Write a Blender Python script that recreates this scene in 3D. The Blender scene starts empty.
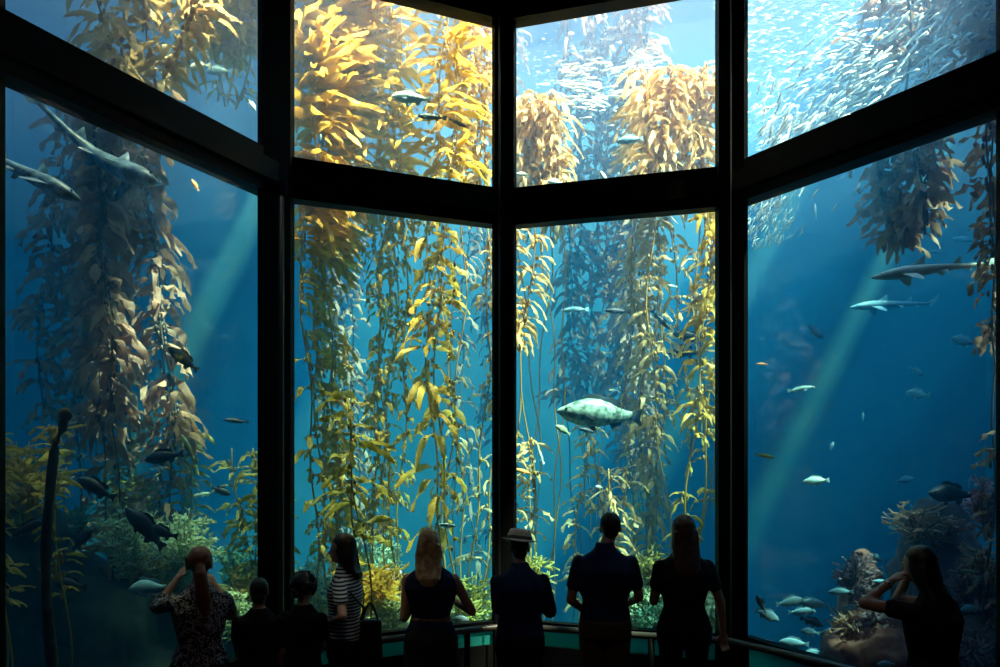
import bpy, bmesh, math, random
from mathutils import Vector, Matrix, noise as mnoise
S = bpy.context.scene
COL = S.collection
PI = math.pi
# ------------------------------------------------------------------ camera
CAMZ, F, HZ = 2.3, 850.0, 440.0
cd = bpy.data.cameras.new('camera'); cam = bpy.data.objects.new('camera', cd); COL.objects.link(cam)
cd.sensor_width = 36; cd.lens = F * 36 / 1000; cd.shift_y = (HZ - 333.5) / 1000
cam.location = (0, 0, CAMZ); cam.rotation_euler = (PI / 2, 0, 0); cd.clip_end = 100
S.camera = cam
# ------------------------------------------------------------------ world, sun, skylight over the tank
w = bpy.data.worlds.new('world'); S.world = w; w.use_nodes = True
w.node_tree.nodes['Background'].inputs[0].default_value = (.5, .7, 1, 1)
w.node_tree.nodes['Background'].inputs[1].default_value = .02
def light(name, kind, loc, energy, color, target=None, size=None, size_y=None, **kw):
    l = bpy.data.lights.new(name, kind); l.energy = energy; l.color = color
    o = bpy.data.objects.new(name, l); COL.objects.link(o); o.location = loc
    if target is not None:
        o.rotation_euler = (Vector(target) - Vector(loc)).to_track_quat('-Z', 'Y').to_euler()
    if size: 
        l.size = size
        if size_y: l.shape = 'RECTANGLE'; l.size_y = size_y
    for k, v in kw.items(): setattr(l, k, v)
    return o
light('sun', 'SUN', (0, 0, 20), 62, (1, .62, .44), target=(-7.5, 4.0, 5), angle=math.radians(3.2))
light('skylight', 'AREA', (0, 11, 9.9), 800, (1, .74, 1), target=(0, 11, 0), size=18, size_y=13)
for _n, _l, _t, _e, _a in (('fill_spot', (-1.4, 7.9, 9.1), (-1.35, 9.6, 1.0), 6500, 36), ('fill_spot', (-.3, 8.55, 9.1), (-.55, 9.8, 1.0), 4200, 36), ('fill_spot', (1.4, 8.3, 9.1), (1.35, 10.0, 1.5), 3600, 36), ('fill_spot', (-2.6, 8.3, 9.1), (-3.9, 8.6, .6), 9000, 26), ('fill_spot', (-1.7, 7.65, 9.1), (-1.85, 8.9, 2.2), 7500, 30), ('fill_spot', (-3.3, 6.6, 9.1), (-2.9, 6.5, 4.8), 1500, 34), ('fill_spot', (-.75, 8.25, 9.1), (-1.05, 8.65, .5), 17000, 20)):
    light(_n, 'SPOT', _l, _e * .9, (1, .52, .26), target=_t, spot_size=math.radians(_a), spot_blend=.8, shadow_soft_size=.15)  # added fill spots without fixtures, to brighten kelp, reef and sharks
light('room_lamp', 'AREA', (0, 1.0, 6.4), 10, (1, .8, .65), target=(0, 4.5, 0), size=1.2)
VS = S.view_settings
S.display_settings.display_device = 'sRGB'
VS.view_transform = 'Standard'; VS.look = 'None'; VS.gamma = 1; VS.exposure = 0; VS.use_curve_mapping = False
cy = S.cycles
cy.max_bounces = 8; cy.diffuse_bounces = 3; cy.glossy_bounces = 2; cy.transmission_bounces = 4
cy.volume_bounces = 1; cy.transparent_max_bounces = 24; cy.use_denoising = True
cy.sample_clamp_indirect = 4; cy.caustics_reflective = False; cy.caustics_refractive = False
# ------------------------------------------------------------------ helpers
def P(px, py, D):
    """point of the place seen at a pixel, D metres in front of the camera"""
    return Vector(((px - 500) * D / F, D, CAMZ + (HZ - py) * D / F))
def tag(o, label=None, cat=None, group=None, kind=None):
    if label: o['label'] = label
    if cat: o['category'] = cat
    if group: o['group'] = group
    if kind: o['kind'] = kind
    return o
def empty(name, loc, rz=0):
    o = bpy.data.objects.new(name, None); COL.objects.link(o); o.location = loc; o.rotation_euler = (0, 0, rz)
    return o
def link_mesh(name, me, mat, parent=None, smooth=True):
    o = bpy.data.objects.new(name, me); COL.objects.link(o)
    if mat is not None and not me.materials: me.materials.append(mat)
    if smooth and len(me.polygons): me.polygons.foreach_set('use_smooth', [True] * len(me.polygons))
    if parent: o.parent = parent
    return o
class MB:
    """collects vertices and faces into one mesh"""
    def __init__(s): s.v = []; s.f = []
    def add(s, vs, fs):
        n = len(s.v); s.v += [tuple(v) for v in vs]; s.f += [tuple(i + n for i in f) for f in fs]
    def box(s, c, size, rz=0):
        hx, hy, hz = [q / 2 for q in size]; ca, sa = math.cos(rz), math.sin(rz); vs = []
        for z in (-hz, hz):
            for x, y in ((-hx, -hy), (hx, -hy), (hx, hy), (-hx, hy)):
                vs.append((c[0] + x * ca - y * sa, c[1] + x * sa + y * ca, c[2] + z))
        s.add(vs, [(3, 2, 1, 0), (4, 5, 6, 7), (0, 1, 5, 4), (1, 2, 6, 5), (2, 3, 7, 6), (3, 0, 4, 7)])
    def prism(s, poly, z0, z1):
        n = len(poly)
        vs = [(p[0], p[1], z0) for p in poly] + [(p[0], p[1], z1) for p in poly]
        s.add(vs, [tuple(range(n))[::-1], tuple(range(n, 2 * n))] + [(i, (i + 1) % n, (i + 1) % n + n, i + n) for i in range(n)])
    def tube(s, pts, rad, n=8, cap=True):
        pts = [Vector(p) for p in pts]; rings = []; up = Vector((.13, .27, 1)).normalized()
        for i, p in enumerate(pts):
            d = (pts[min(i + 1, len(pts) - 1)] - pts[max(i - 1, 0)])
            d = d.normalized() if d.length > 1e-9 else Vector((0, 0, 1))
            if abs(d.dot(up)) > .95: a = d.cross(Vector((1, 0, .1))).normalized()
            else: a = d.cross(up).normalized()
            b = d.cross(a); r = rad[i] if isinstance(rad, (list, tuple)) else rad
            rings.append([p + (a * math.cos(t) + b * math.sin(t)) * r for t in [2 * PI * k / n for k in range(n)]])
        vs = [v for R in rings for v in R]; fs = []
        for i in range(len(rings) - 1):
            for k in range(n):
                k2 = (k + 1) % n; fs.append((i * n + k, i * n + k2, (i + 1) * n + k2, (i + 1) * n + k))
        if cap: fs += [tuple(range(n))[::-1], tuple((len(rings) - 1) * n + k for k in range(n))]
        s.add(vs, fs)
    def ball(s, c, r, n=8, m=5, rot=None):
        c = Vector(c); r = Vector(r) if hasattr(r, '__len__') else Vector((r, r, r)); vs = []; fs = []
        def tr(v):
            v = Vector((v[0] * r.x, v[1] * r.y, v[2] * r.z))
            return c + (rot @ v if rot else v)
        vs.append(tr((0, 0, -1)))
        for j in range(1, m):
            t = -PI / 2 + PI * j / m
            for k in range(n):
                a = 2 * PI * k / n; vs.append(tr((math.cos(t) * math.cos(a), math.cos(t) * math.sin(a), math.sin(t))))
        vs.append(tr((0, 0, 1))); L = len(vs) - 1
        for k in range(n):
            k2 = (k + 1) % n; fs.append((0, 1 + k2, 1 + k)); fs.append((L, 1 + (m - 2) * n + k, 1 + (m - 2) * n + k2))
            for j in range(m - 2): fs.append((1 + j * n + k, 1 + j * n + k2, 1 + (j + 1) * n + k2, 1 + (j + 1) * n + k))
        s.add(vs, fs)
    def mesh(s, name):
        me = bpy.data.meshes.new(name); me.from_pydata(s.v, [], s.f); me.update(); return me
    def build(s, name, mat, parent=None, smooth=False):
        return link_mesh(name, s.mesh(name), mat, parent, smooth)
MATS = {}
def mat(name, col, rough=.6, metal=0, spec=.5, trans=0, col2=None, scale=8, bump=0, emit=None):
    if name in MATS: return MATS[name]
    m = bpy.data.materials.new(name); m.use_nodes = True; N = m.node_tree.nodes; L = m.node_tree.links
    b = N['Principled BSDF']; b.inputs['Base Color'].default_value = (*col, 1); b.inputs['Roughness'].default_value = rough
    b.inputs['Metallic'].default_value = metal; b.inputs['Specular IOR Level'].default_value = spec
    c_out = None
    if col2:
        tc = N.new('ShaderNodeTexCoord'); nz = N.new('ShaderNodeTexNoise'); nz.inputs['Scale'].default_value = scale
        nz.inputs['Detail'].default_value = 5; cr = N.new('ShaderNodeValToRGB')
        cr.color_ramp.elements[0].color = (*col, 1); cr.color_ramp.elements[1].color = (*col2, 1)
        cr.color_ramp.elements[0].position = .38; cr.color_ramp.elements[1].position = .64
        L.new(tc.outputs['Object'], nz.inputs['Vector']); L.new(nz.outputs[0], cr.inputs[0])
        c_out = cr.outputs[0]; L.new(c_out, b.inputs['Base Color'])
        if bump:
            bp = N.new('ShaderNodeBump'); bp.inputs['Strength'].default_value = bump
            L.new(nz.outputs[0], bp.inputs['Height']); L.new(bp.outputs[0], b.inputs['Normal'])
    if trans:
        t = N.new('ShaderNodeBsdfTranslucent'); t.inputs[0].default_value = (*col, 1)
        if c_out: L.new(c_out, t.inputs[0])
        mx = N.new('ShaderNodeMixShader'); mx.inputs[0].default_value = trans
        L.new(b.outputs[0], mx.inputs[1]); L.new(t.outputs[0], mx.inputs[2]); L.new(mx.outputs[0], N['Material Output'].inputs[0])
    MATS[name] = m
    return m
def glass_mat():
    m = bpy.data.materials.new('acrylic_glass'); m.use_nodes = True; N = m.node_tree.nodes; L = m.node_tree.links
    N.remove(N['Principled BSDF'])
    t = N.new('ShaderNodeBsdfTransparent'); t.inputs[0].default_value = (.97, .99, 1, 1)
    g = N.new('ShaderNodeBsdfGlossy'); g.inputs['Roughness'].default_value = .02
    mx = N.new('ShaderNodeMixShader'); mx.inputs[0].default_value = .03
    L.new(t.outputs[0], mx.inputs[1]); L.new(g.outputs[0], mx.inputs[2]); L.new(mx.outputs[0], N['Material Output'].inputs[0])
    return m
GLASS = glass_mat()
BLACK = mat('black_painted_steel', (.0018, .0018, .002), .5, spec=.06)
WALLM = mat('dark_wall_paint', (.008, .008, .010), .8, spec=.2)
FLOORM = mat('dark_carpet', (.010, .010, .014), .95, spec=.1, col2=(.016, .014, .018), scale=60)
# ------------------------------------------------------------------ plan of the window wall
C0 = Vector((.038, 8.0)); CL = Vector((-1.847, 7.04)); CR = Vector((1.987, 7.31))
LE = Vector((-2.736, 4.68)); RE = Vector((3.035, 5.19))
LD = (LE - CL).normalized(); RD = (RE - CR).normalized()
LE2 = LE + LD * .55; RE2 = RE + RD * .55
def on_line(A, B, px):
    k = (px - 500) / F; d = B - A   # A.x+t dx = k (A.y + t dy)
    t = (k * A.y - A.x) / (d.x - k * d.y); return A + d * t
def offs(A, B, r):      # unit normal of segment AB towards the room (camera at the origin)
    d = (B - A).normalized(); n = Vector((-d.y, d.x))
    if n.dot(-(A + B) / 2) < 0: n = -n
    return n * r
Z_SILL, Z_T0, Z_T1, Z_TOP, Z_CEIL = .40, 4.305, 4.65, 6.23, 6.75
panels = {'left': (CL, LE2, 257.5, 5), 'center_left': (CL, C0, 294.5, 492), 'center_right': (C0, CR, 516.5, 715), 'right': (CR, RE2, 748, 996)}
# water
def water():
    g = .10
    pts = [LE2 + offs(CL, LE, -g), CL + Vector((0, g)), C0 + Vector((0, g)), CR + Vector((0, g)), RE2 + offs(CR, RE, -g)]
    poly = [tuple(p) for p in pts] + [(9.9, 4.6), (9.9, 17.4), (-9.9, 17.4), (-9.9, 4.1)]
    m = bpy.data.materials.new('sea_water'); m.use_nodes = True; N = m.node_tree.nodes; L = m.node_tree.links
    N.remove(N['Principled BSDF'])
    sc = N.new('ShaderNodeVolumeScatter'); sc.inputs['Color'].default_value = (.02, .40, .98, 1)
    sc.inputs['Density'].default_value = .053; sc.inputs['Anisotropy'].default_value = .25
    ab = N.new('ShaderNodeVolumeAbsorption'); ab.inputs['Color'].default_value = (.0, .72, .89, 1); ab.inputs['Density'].default_value = .19
    ad = N.new('ShaderNodeAddShader'); L.new(sc.outputs[0], ad.inputs[0]); L.new(ab.outputs[0], ad.inputs[1])
    L.new(ad.outputs[0], N['Material Output'].inputs['Volume'])
    b = MB(); b.prism(poly, -2.4, 9.2)
    o = b.build('water', m); tag(o, kind='structure')
def milky(k, z0, dens):      # plankton and bubbles make the water milkier towards the surface
    m = bpy.data.materials.new('milky_water'); m.use_nodes = True; N = m.node_tree.nodes; N.remove(N['Principled BSDF'])
    sc = N.new('ShaderNodeVolumeScatter'); sc.inputs['Color'].default_value = (.90, .80, 1, 1); sc.inputs['Density'].default_value = dens; sc.inputs['Anisotropy'].default_value = .2
    m.node_tree.links.new(sc.outputs[0], N['Material Output'].inputs['Volume'])
    g = .11; pts = [LE2 + offs(CL, LE, -g), CL + Vector((0, g)), C0 + Vector((0, g)), CR + Vector((0, g)), RE2 + offs(CR, RE, -g)]
    b = MB(); b.prism([tuple(p) for p in pts] + [(9.89, 4.62), (9.89, 17.39), (-9.89, 17.39), (-9.89, 4.12)], z0, 9.19)
    o = b.build('water', m); tag(o, kind='structure')
water()
for k_, (z0_, dn_) in enumerate(((4.9, .012), (6.0, .016), (7.2, .020))):
    milky(k_, z0_, dn_)
# room shell
def struct(name, b, m, parent=None):
    o = b.build(name, m, parent)
    if not parent: o['kind'] = 'structure'
    return o
room = [(-2.95, 4.1), (-5.0, 1.0), (-5.0, -4), (5.2, -4), (5.2, 1.0), (3.28, 4.7)]
tankside = [(-9.9, 4.1), (-9.9, 17.4), (9.9, 17.4), (9.9, 4.6)]
b = MB(); b.prism([(-5.2, -4.2), (5.4, -4.2), (5.4, 4), (3.6, 7.9), (0, 8.3), (-3.2, 8.0), (-5.2, 4)], -.2, 0); struct('floor', b, FLOORM)
glassline = [tuple(LE2), tuple(CL), tuple(C0), tuple(CR), tuple(RE2)]
b = MB(); b.prism([(-5.2, -4.2), (5.4, -4.2), (5.4, 1.2)] + [tuple(p) for p in (RE2, CR, C0, CL, LE2)] + [(-5.2, 1.2)], Z_CEIL, Z_CEIL + .2); struct('ceiling', b, WALLM)
def wallseg(name, A, B, th=.2, z0=0, z1=Z_CEIL, m=WALLM):
    A = Vector(A); B = Vector(B); n = offs(A, B, -th)
    b = MB(); b.prism([tuple(A), tuple(B), tuple(B + n), tuple(A + n)], z0, z1); return struct(name, b, m)
wallseg('wall_left', tuple(LE2 + LD * -.05), (-5.0, 1.0)); wallseg('wall_left_rear', (-5, 1), (-5, -4))
wallseg('wall_back', (-5.0, -4), (5.2, -4)); wallseg('wall_right_rear', (5.2, -4), (5.2, 1)); wallseg('wall_right', (5.2, 1), tuple(RE2))
# ---- framing: one steel frame of mullions, transoms, headers and sills
def seg_box(b, A, B, z0, z1, front, back):
    f = offs(A, B, front); k = offs(A, B, -back)
    b.prism([tuple(A + f), tuple(B + f), tuple(B + k), tuple(A + k)], z0, z1)
for i, (nm, (A, B, pa, pb)) in enumerate(panels.items()):
    b = MB(); seg_box(b, A, B, Z_T0, Z_T1, .05, .12); seg_box(b, A, B, Z_T0 + .09, Z_T1 - .09, .09, .05)
    struct('beam', b, BLACK).name = 'trim_%d' % (i + 1)
    b = MB(); seg_box(b, A, B, Z_TOP, Z_CEIL, .05, .15); seg_box(b, A, B, Z_CEIL, Z_CEIL + .2, .0, .15); struct('x', b, BLACK).name = 'trim_%d' % (i + 5)
    b = MB(); seg_box(b, A, B, -.2, Z_SILL, .05, .2); seg_box(b, A, B, -2.8, -.2, 0, .2); struct('x', b, BLACK).name = 'trim_%d' % (i + 9)
    a, c = on_line(A, B, pa), on_line(A, B, pb)
    n = offs(A, B, -.05)
    for k, (z0, z1) in enumerate(((Z_SILL, Z_T0), (Z_T1, Z_TOP), (Z_CEIL + .24, 9.57))):
        b = MB(); seg_box(b, a, c, z0 - .03, z1 + .03, .0, .05); struct('x', b, BLACK if (k == 2 and nm == 'right') else GLASS).name = 'window_%d' % (i * 3 + k + 1)  # unseen panes above the ceiling added to pass sun; right one opaque, blocks it
def mullion(idx, A, B, Cn, out, strip_dx):
    """A, B: jamb points on the two glass lines, Cn: the corner they meet at"""
    b = MB(); toward = -Cn.normalized()
    q = .06
    poly = [A, A + toward * q, B + toward * q, B, B + Vector(out) * .16, A + Vector(out) * .16] if False else \
           [A, A.lerp(B, .12) + toward * q, B.lerp(A, .12) + toward * q, B, B - toward * .14, A - toward * .14]
    b.prism([tuple(p) for p in poly], 0, 9.6); o = struct('x', b, BLACK); o.name = 'column_%d' % idx; return o
jl = on_line(*panels['left'][:2], 257.5); j1 = on_line(CL, C0, 294.5); mullion(1, jl, j1, CL, (0, 1), 0)
j2 = on_line(CL, C0, 492); j3 = on_line(C0, CR, 516.5); mullion(2, j2, j3, C0, (0, 1), 0)
j4 = on_line(C0, CR, 715); j5 = on_line(CR, RE2, 748); mullion(3, j4, j5, CR, (0, 1), 0)
jL = on_line(CL, LE2, 5.5); jR = on_line(CR, RE2, 996)
mullion(4, jL, LE2, LE2, (0, 1), 0); mullion(5, jR, RE2, RE2, (0, 1), 0)
# tank shell
ROCKW = mat('tank_rock_wall', (.05, .10, .10), .9, col2=(.10, .14, .12), scale=1.2, bump=.5)
for nm, A, B in (('wall_tank_back', (-10, 17.5), (10, 17.5)), ('wall_tank_left', (-10, 4.0), (-10, 17.5)), ('wall_tank_right', (10, 17.5), (10, 4.5)),
                 ('wall_tank_front_left', (-10, 4.0), tuple(LE2)), ('wall_tank_front_right', (10, 4.5), tuple(RE2))):
    A = Vector(A); B = Vector(B); d = (B - A).normalized(); n = Vector((-d.y, d.x)) * .3
    ctr = Vector((0, 11))
    if n.dot(ctr - A) > 0: n = -n
    b = MB(); b.prism([tuple(A), tuple(B), tuple(B + n), tuple(A + n)], -2.8, 9.8); struct(nm, b, ROCKW)
b = MB(); b.prism([(-10, 4)] + [tuple(p + Vector((0, .12))) for p in (LE2, CL, C0, CR, RE2)] + [(10, 4.5), (10, 17.5), (-10, 17.5)], -2.8, -2.5); struct('floor_tank', b, mat('tank_sand', (.05,.05,.045), .9, col2=(.12,.11,.09), scale=5))
# unseen beams added over the tank to break sun into shafts and shade kelp
CONC = mat('concrete', (.25, .25, .24), .9, col2=(.3, .3, .28), scale=3)
for i, (x, wd) in enumerate(((-7.6, 3.8), (-4.75, 2.0), (-1.7, 2.5), (6.75, .85), (8.85, 1.9))):
    b = MB(); b.box((x, 11.5, 10.4), (wd, 16, .5)); struct('x', b, CONC).name = 'sun_blocker_%d' % (i + 1)
# ------------------------------------------------------------------ kelp
R = random.Random(11)
KELP = {
 'gold': mat('kelp_gold', (.85, .60, .10), .45, trans=.5, col2=(.62, .36, .05), scale=5, spec=.4),
 'olive': mat('kelp_olive', (.52, .45, .10), .5, trans=.4, col2=(.30, .24, .05), scale=5, spec=.4),
 'amber': mat('kelp_amber', (.90, .66, .34), .5, trans=.5, col2=(.70, .44, .18), scale=5, spec=.4),
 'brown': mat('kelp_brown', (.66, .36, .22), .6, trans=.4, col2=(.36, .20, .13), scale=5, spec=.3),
}
for _k, _a, _b in (('pale', (.85, .86, .55), (.45, .60, .40)), ('pink', (.72, .34, .36), (.45, .20, .26)), ('mauve', (.40, .24, .26), (.22, .14, .18)), ('teal', (.35, .62, .42), (.12, .30, .22))):
    KELP[_k] = mat('seaweed_' + _k, _a, .6, trans=.3, col2=_b, scale=9, spec=.3)
STIPE = {k: mat('stipe_' + k, c, .5) for k, c in (('gold', (.55, .34, .05)), ('olive', (.35, .28, .06)), ('amber', (.5, .28, .07)), ('brown', (.14, .09, .05)), ('pale', (.5, .5, .3)), ('pink', (.4, .2, .2)), ('mauve', (.2, .12, .14)), ('teal', (.15, .28, .2)))}
def blade(mb, p, head, L, W, droop, r, seg=7):
    d = Vector((math.cos(head), math.sin(head), r.uniform(-.1, .45))).normalized()
    side = Vector((-math.sin(head), math.cos(head), 0))
    roll = r.uniform(-1.2, 1.2); side = (Matrix.Rotation(roll, 3, d) @ side)
    ph, fr, am = r.uniform(0, 6), r.uniform(6, 13), r.uniform(.15, .42) * W
    bend = r.uniform(-.25, .25); vs = []; p = Vector(p) + d * .03; st = L / seg
    for i in range(seg + 1):
        t = i / seg
        wdt = W * (math.sin(PI * min(1, t * .93 + .05)) ** .6) * (1 - .35 * t)
        nrm = d.cross(side).normalized()
        a = am * math.sin(ph + fr * t); c = am * math.sin(ph + fr * t + 2.2)
        vs += [p - side * wdt / 2 + nrm * a, p + nrm * .01, p + side * wdt / 2 + nrm * c]
        d = (d + Vector((0, 0, -1)) * droop / seg + side * bend / seg + nrm * .5 / seg * math.sin(ph + 4 * t)).normalized()
        side = (side - d * side.dot(d)).normalized()
        p = p + d * st
    mb.add(vs, [(3 * i + k, 3 * i + k + 1, 3 * i + k + 4, 3 * i + k + 3) for i in range(seg) for k in (0, 1)])
def zof(y, D): return CAMZ + (HZ - y) * D / F
def kelp(label, px, D, segs, hue='gold', nst=2, spread=.12, sway=.12, cur=0, seed=0, group='giant kelp in the tank', ybot=None, ytop=None, floats=True, name='giant_kelp', cat='kelp', thick=.010):
    r = random.Random(seed * 77 + int(px)); base = P(px, 0, D); x0, y0 = base.x, D
    zb = -2.45 if ybot is None else zof(ybot, D); zt = min(9.1, zof(min(s[0] for s in segs) if ytop is None else ytop, D))
    root = empty(name, (x0, y0, zb)); tag(root, label, cat, group)
    stp = []
    for k in range(nst):
        ph = r.uniform(0, 6); ox, oy = r.uniform(-spread, spread), r.uniform(-spread, spread); wv = r.uniform(.6, 1.2)
        fn = lambda z, ph=ph, ox=ox, oy=oy, wv=wv: Vector((ox * min(1, (z - zb) / 1.2) + sway * math.sin(ph + z * wv) + .03 * math.sin(ph * 3 + z * 4), oy + sway * .6 * math.cos(ph + z * .8), z - zb))
        stp.append(fn); n = max(4, int((zt - zb) / .22))
        b = MB(); b.tube([fn(zb + (zt - zb) * i / n) for i in range(n + 1)], [thick * (1.2 - .5 * i / n) for i in range(n + 1)], 6)
        b.build('stipe', STIPE[hue], root, True)
    bl = MB(); fl = MB()
    for (ya, yb, cnt, L, W, droop) in segs:
        za, zz = min(zof(ya, D), zt), max(zof(yb, D), zb + .05)
        cnt = int(cnt * 1.75); L *= .74; W *= .68
        for i in range(cnt):
            z = r.uniform(zz, za); fn = r.choice(stp); p = fn(z)
            hd = r.uniform(0, 2 * PI)
            if cur and r.random() < .75: hd = r.gauss(0, .7) + (0 if cur > 0 else PI)
            l = L * r.uniform(.6, 1.25)
            e = Vector((math.cos(hd), math.sin(hd), .2))
            if floats: fl.ball(p + e * .03, (.016, .016, .03), 5, 4)
            blade(bl, p + e * .03, hd, l, W * r.uniform(.7, 1.2), droop * r.uniform(.5, 1.4), r)
    nb = len(bl.f); bl.add(fl.v, fl.f); o = bl.build('foliage', KELP[hue], root, True); o.data.materials.append(STIPE[hue]); o['kind'] = 'stuff'
    o.data.polygons.foreach_set('material_index', [0] * nb + [1] * (len(bl.f) - nb))
    return root

# segs: (image row of the top, row of the bottom, blade count, blade length, blade width, droop)
G1, G2, G3, G4 = 'giant kelp behind the centre left window', 'giant kelp behind the centre right window', 'giant kelp behind the left window', 'giant kelp behind the right window'
kelp('thick golden kelp streaming rightwards along the left mullion of the centre left window', 322, 8.8, [(-70, 130, 210, .85, .16, .5), (130, 260, 110, .7, .14, 1.2), (260, 560, 130, .32, .10, 2.0)], nst=4, spread=.17, cur=1, seed=1, group=G1)
kelp('golden kelp on several straight stipes through the middle of the centre left window', 390, 9.0, [(-70, 190, 110, .6, .12, 1.0), (190, 540, 210, .22, .075, 2.6)], nst=5, spread=.11, seed=2, group=G1)
kelp('golden kelp with big pale separate blades, second from the centre mullion', 438, 8.7, [(-70, 190, 70, .6, .13, 1.0), (190, 330, 40, .42, .11, 2.2), (330, 540, 26, .5, .12, 2.6)], nst=2, spread=.12, seed=3, group=G1, cur=.0)
kelp('amber kelp hanging densely beside the centre mullion at the top', 470, 9.4, [(-70, 190, 170, .42, .09, 2.4), (190, 560, 60, .28, .07, 2.4)], 'amber', nst=5, spread=.28, seed=4, group=G1)
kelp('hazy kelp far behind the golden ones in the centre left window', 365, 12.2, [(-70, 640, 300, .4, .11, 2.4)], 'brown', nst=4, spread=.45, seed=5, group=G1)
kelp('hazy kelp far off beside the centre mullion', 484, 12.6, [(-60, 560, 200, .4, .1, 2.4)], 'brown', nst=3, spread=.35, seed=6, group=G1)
kelp('bare thread-like kelp stipe with a few tiny blades', 453, 8.5, [(150, 560, 22, .10, .03, 2.4)], nst=1, spread=.02, sway=.03, seed=7, group=G1, thick=.005)
kelp('olive kelp with broad blades spreading above the child and the striped shirt', 346, 7.75, [(398, 470, 9, .5, .12, .9), (470, 540, 8, .5, .12, 1.2)], 'olive', nst=2, spread=.12, seed=8, group=G1)
kelp('amber kelp mound filling the top right of the centre right window', 668, 9.4, [(72, 200, 300, .5, .10, 2.0), (200, 440, 90, .35, .09, 2)], 'amber', nst=6, spread=.45, seed=9, group=G2, ytop=70)
kelp('amber kelp mound at the top beside the centre mullion, right of it', 542, 9.6, [(92, 215, 260, .45, .10, 2.2)], 'amber', nst=4, spread=.25, seed=10, group=G2, ytop=90)
kelp('sparse kelp with yellow blades right of the giant spotted fish', 648, 9.6, [(200, 620, 170, .34, .09, 2.2)], 'amber', nst=3, spread=.12, seed=11, group=G2)
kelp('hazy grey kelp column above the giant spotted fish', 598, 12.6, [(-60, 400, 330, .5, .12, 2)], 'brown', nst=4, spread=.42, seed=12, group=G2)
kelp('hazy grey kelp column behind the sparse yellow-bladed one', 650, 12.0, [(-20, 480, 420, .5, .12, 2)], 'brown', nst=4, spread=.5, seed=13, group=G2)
kelp('pale kelp close to the centre mullion in the lower centre right window', 522, 8.9, [(200, 350, 60, .32, .08, 2.2), (430, 600, 50, .28, .07, 1.6)], 'amber', nst=2, spread=.06, seed=14, group=G2)
kelp('kelp with yellow blades beside the right mullion', 704, 8.5, [(190, 420, 70, .34, .09, 2), (420, 600, 20, .25, .07, 1.6)], 'gold', nst=2, spread=.1, seed=15, group=G2)
kelp('thin kelp stalks between the hat and the tall man', 588, 9.8, [(425, 620, 70, .26, .07, 1.5)], 'amber', nst=2, spread=.1, seed=16, group=G2, ytop=425)
kelp('kelp with short golden blades above the long haired woman', 632, 8.9, [(470, 630, 60, .3, .07, 1.6)], 'amber', nst=2, spread=.14, seed=17, group=G2, ytop=468)
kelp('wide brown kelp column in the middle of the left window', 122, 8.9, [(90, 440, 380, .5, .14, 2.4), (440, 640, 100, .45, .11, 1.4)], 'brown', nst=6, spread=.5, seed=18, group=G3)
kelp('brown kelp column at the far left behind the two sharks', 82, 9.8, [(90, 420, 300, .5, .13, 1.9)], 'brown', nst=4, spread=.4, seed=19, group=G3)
kelp('orange brown kelp with curling blades in the upper left window', 128, 8.0, [(-60, 105, 150, .5, .12, 1.7)], 'amber', nst=4, spread=.45, seed=20, group=G3, ybot=112)
kelp('bright kelp canopy at the top beside the left mullion', 222, 9.4, [(-70, 45, 190, .5, .12, 1.8), (45, 140, 12, .3, .07, 1.8)], 'gold', nst=4, spread=.4, seed=21, group=G3, ybot=100)
kelp('yellow green kelp along the left mullion near the floor', 250, 8.6, [(450, 640, 110, .3, .08, 1.2)], 'olive', nst=3, spread=.16, seed=22, group=G3, ytop=448)
kelp('bushy yellow kelp at the far left above the rocks', 28, 6.6, [(415, 600, 120, .20, .05, .9)], 'gold', nst=4, spread=.3, seed=23, group=G3, ytop=425)
kelp('green kelp thicket behind the dark fish in the left window', 152, 9.2, [(425, 640, 170, .3, .08, 1.3)], 'olive', nst=4, spread=.5, seed=24, group=G3, ytop=425)
kelp('brown kelp hanging below the transom in the right window', 912, 8.6, [(-40, 60, 60, .5, .13, 1.2), (110, 235, 170, .42, .12, 1.9)], 'brown', nst=4, spread=.32, seed=25, group=G4, ybot=240)
kelp('brown kelp with amber blades down the right edge', 1006, 6.7, [(90, 345, 70, .26, .11, 1.9), (430, 640, 50, .18, .07, 1.6)], 'brown', nst=3, spread=.08, seed=26, group=G4, sway=.05)
kelp('brown kelp in the top right corner behind the silver shoal', 985, 8.2, [(-80, 70, 150, .5, .15, 1.2)], 'brown', nst=3, spread=.3, seed=27, group=G4, ybot=90)

# the single old stipe leaning at the far left, cut off at its top
def old_stipe():
    D = 5.6; r = random.Random(4); b = MB(); pts = []
    for i in range(26):
        t = i / 25; y = 700 - 282 * t; px = 57 - 11 * math.sin(PI * min(1, t * 1.05)) + (6 if t > .93 else 0); pts.append(P(px, y, D))
    rt = pts[0].copy(); rt.z = -2.4; pts = [rt, rt.lerp(pts[0], .5)] + pts
    b.tube([p - rt for p in pts], [.034 + .008 * r.random() - .010 * (i / 27) for i in range(len(pts))], 9)
    root = empty('kelp_stalk', rt); tag(root, 'dark bare kelp stalk standing upright near the left edge', 'kelp stalk')
    b.build('stalk', mat('stalk_dark', (.035, .04, .03), .8, col2=(.07, .07, .05), scale=14, bump=.4), root, True)
    k = MB(); k.ball(pts[-1] - rt + Vector((.015, 0, .02)), (.045, .04, .05), 9, 6); k.build('cut_end', mat('stalk_end', (.10, .09, .06), .8), root, True)
old_stipe()
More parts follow.
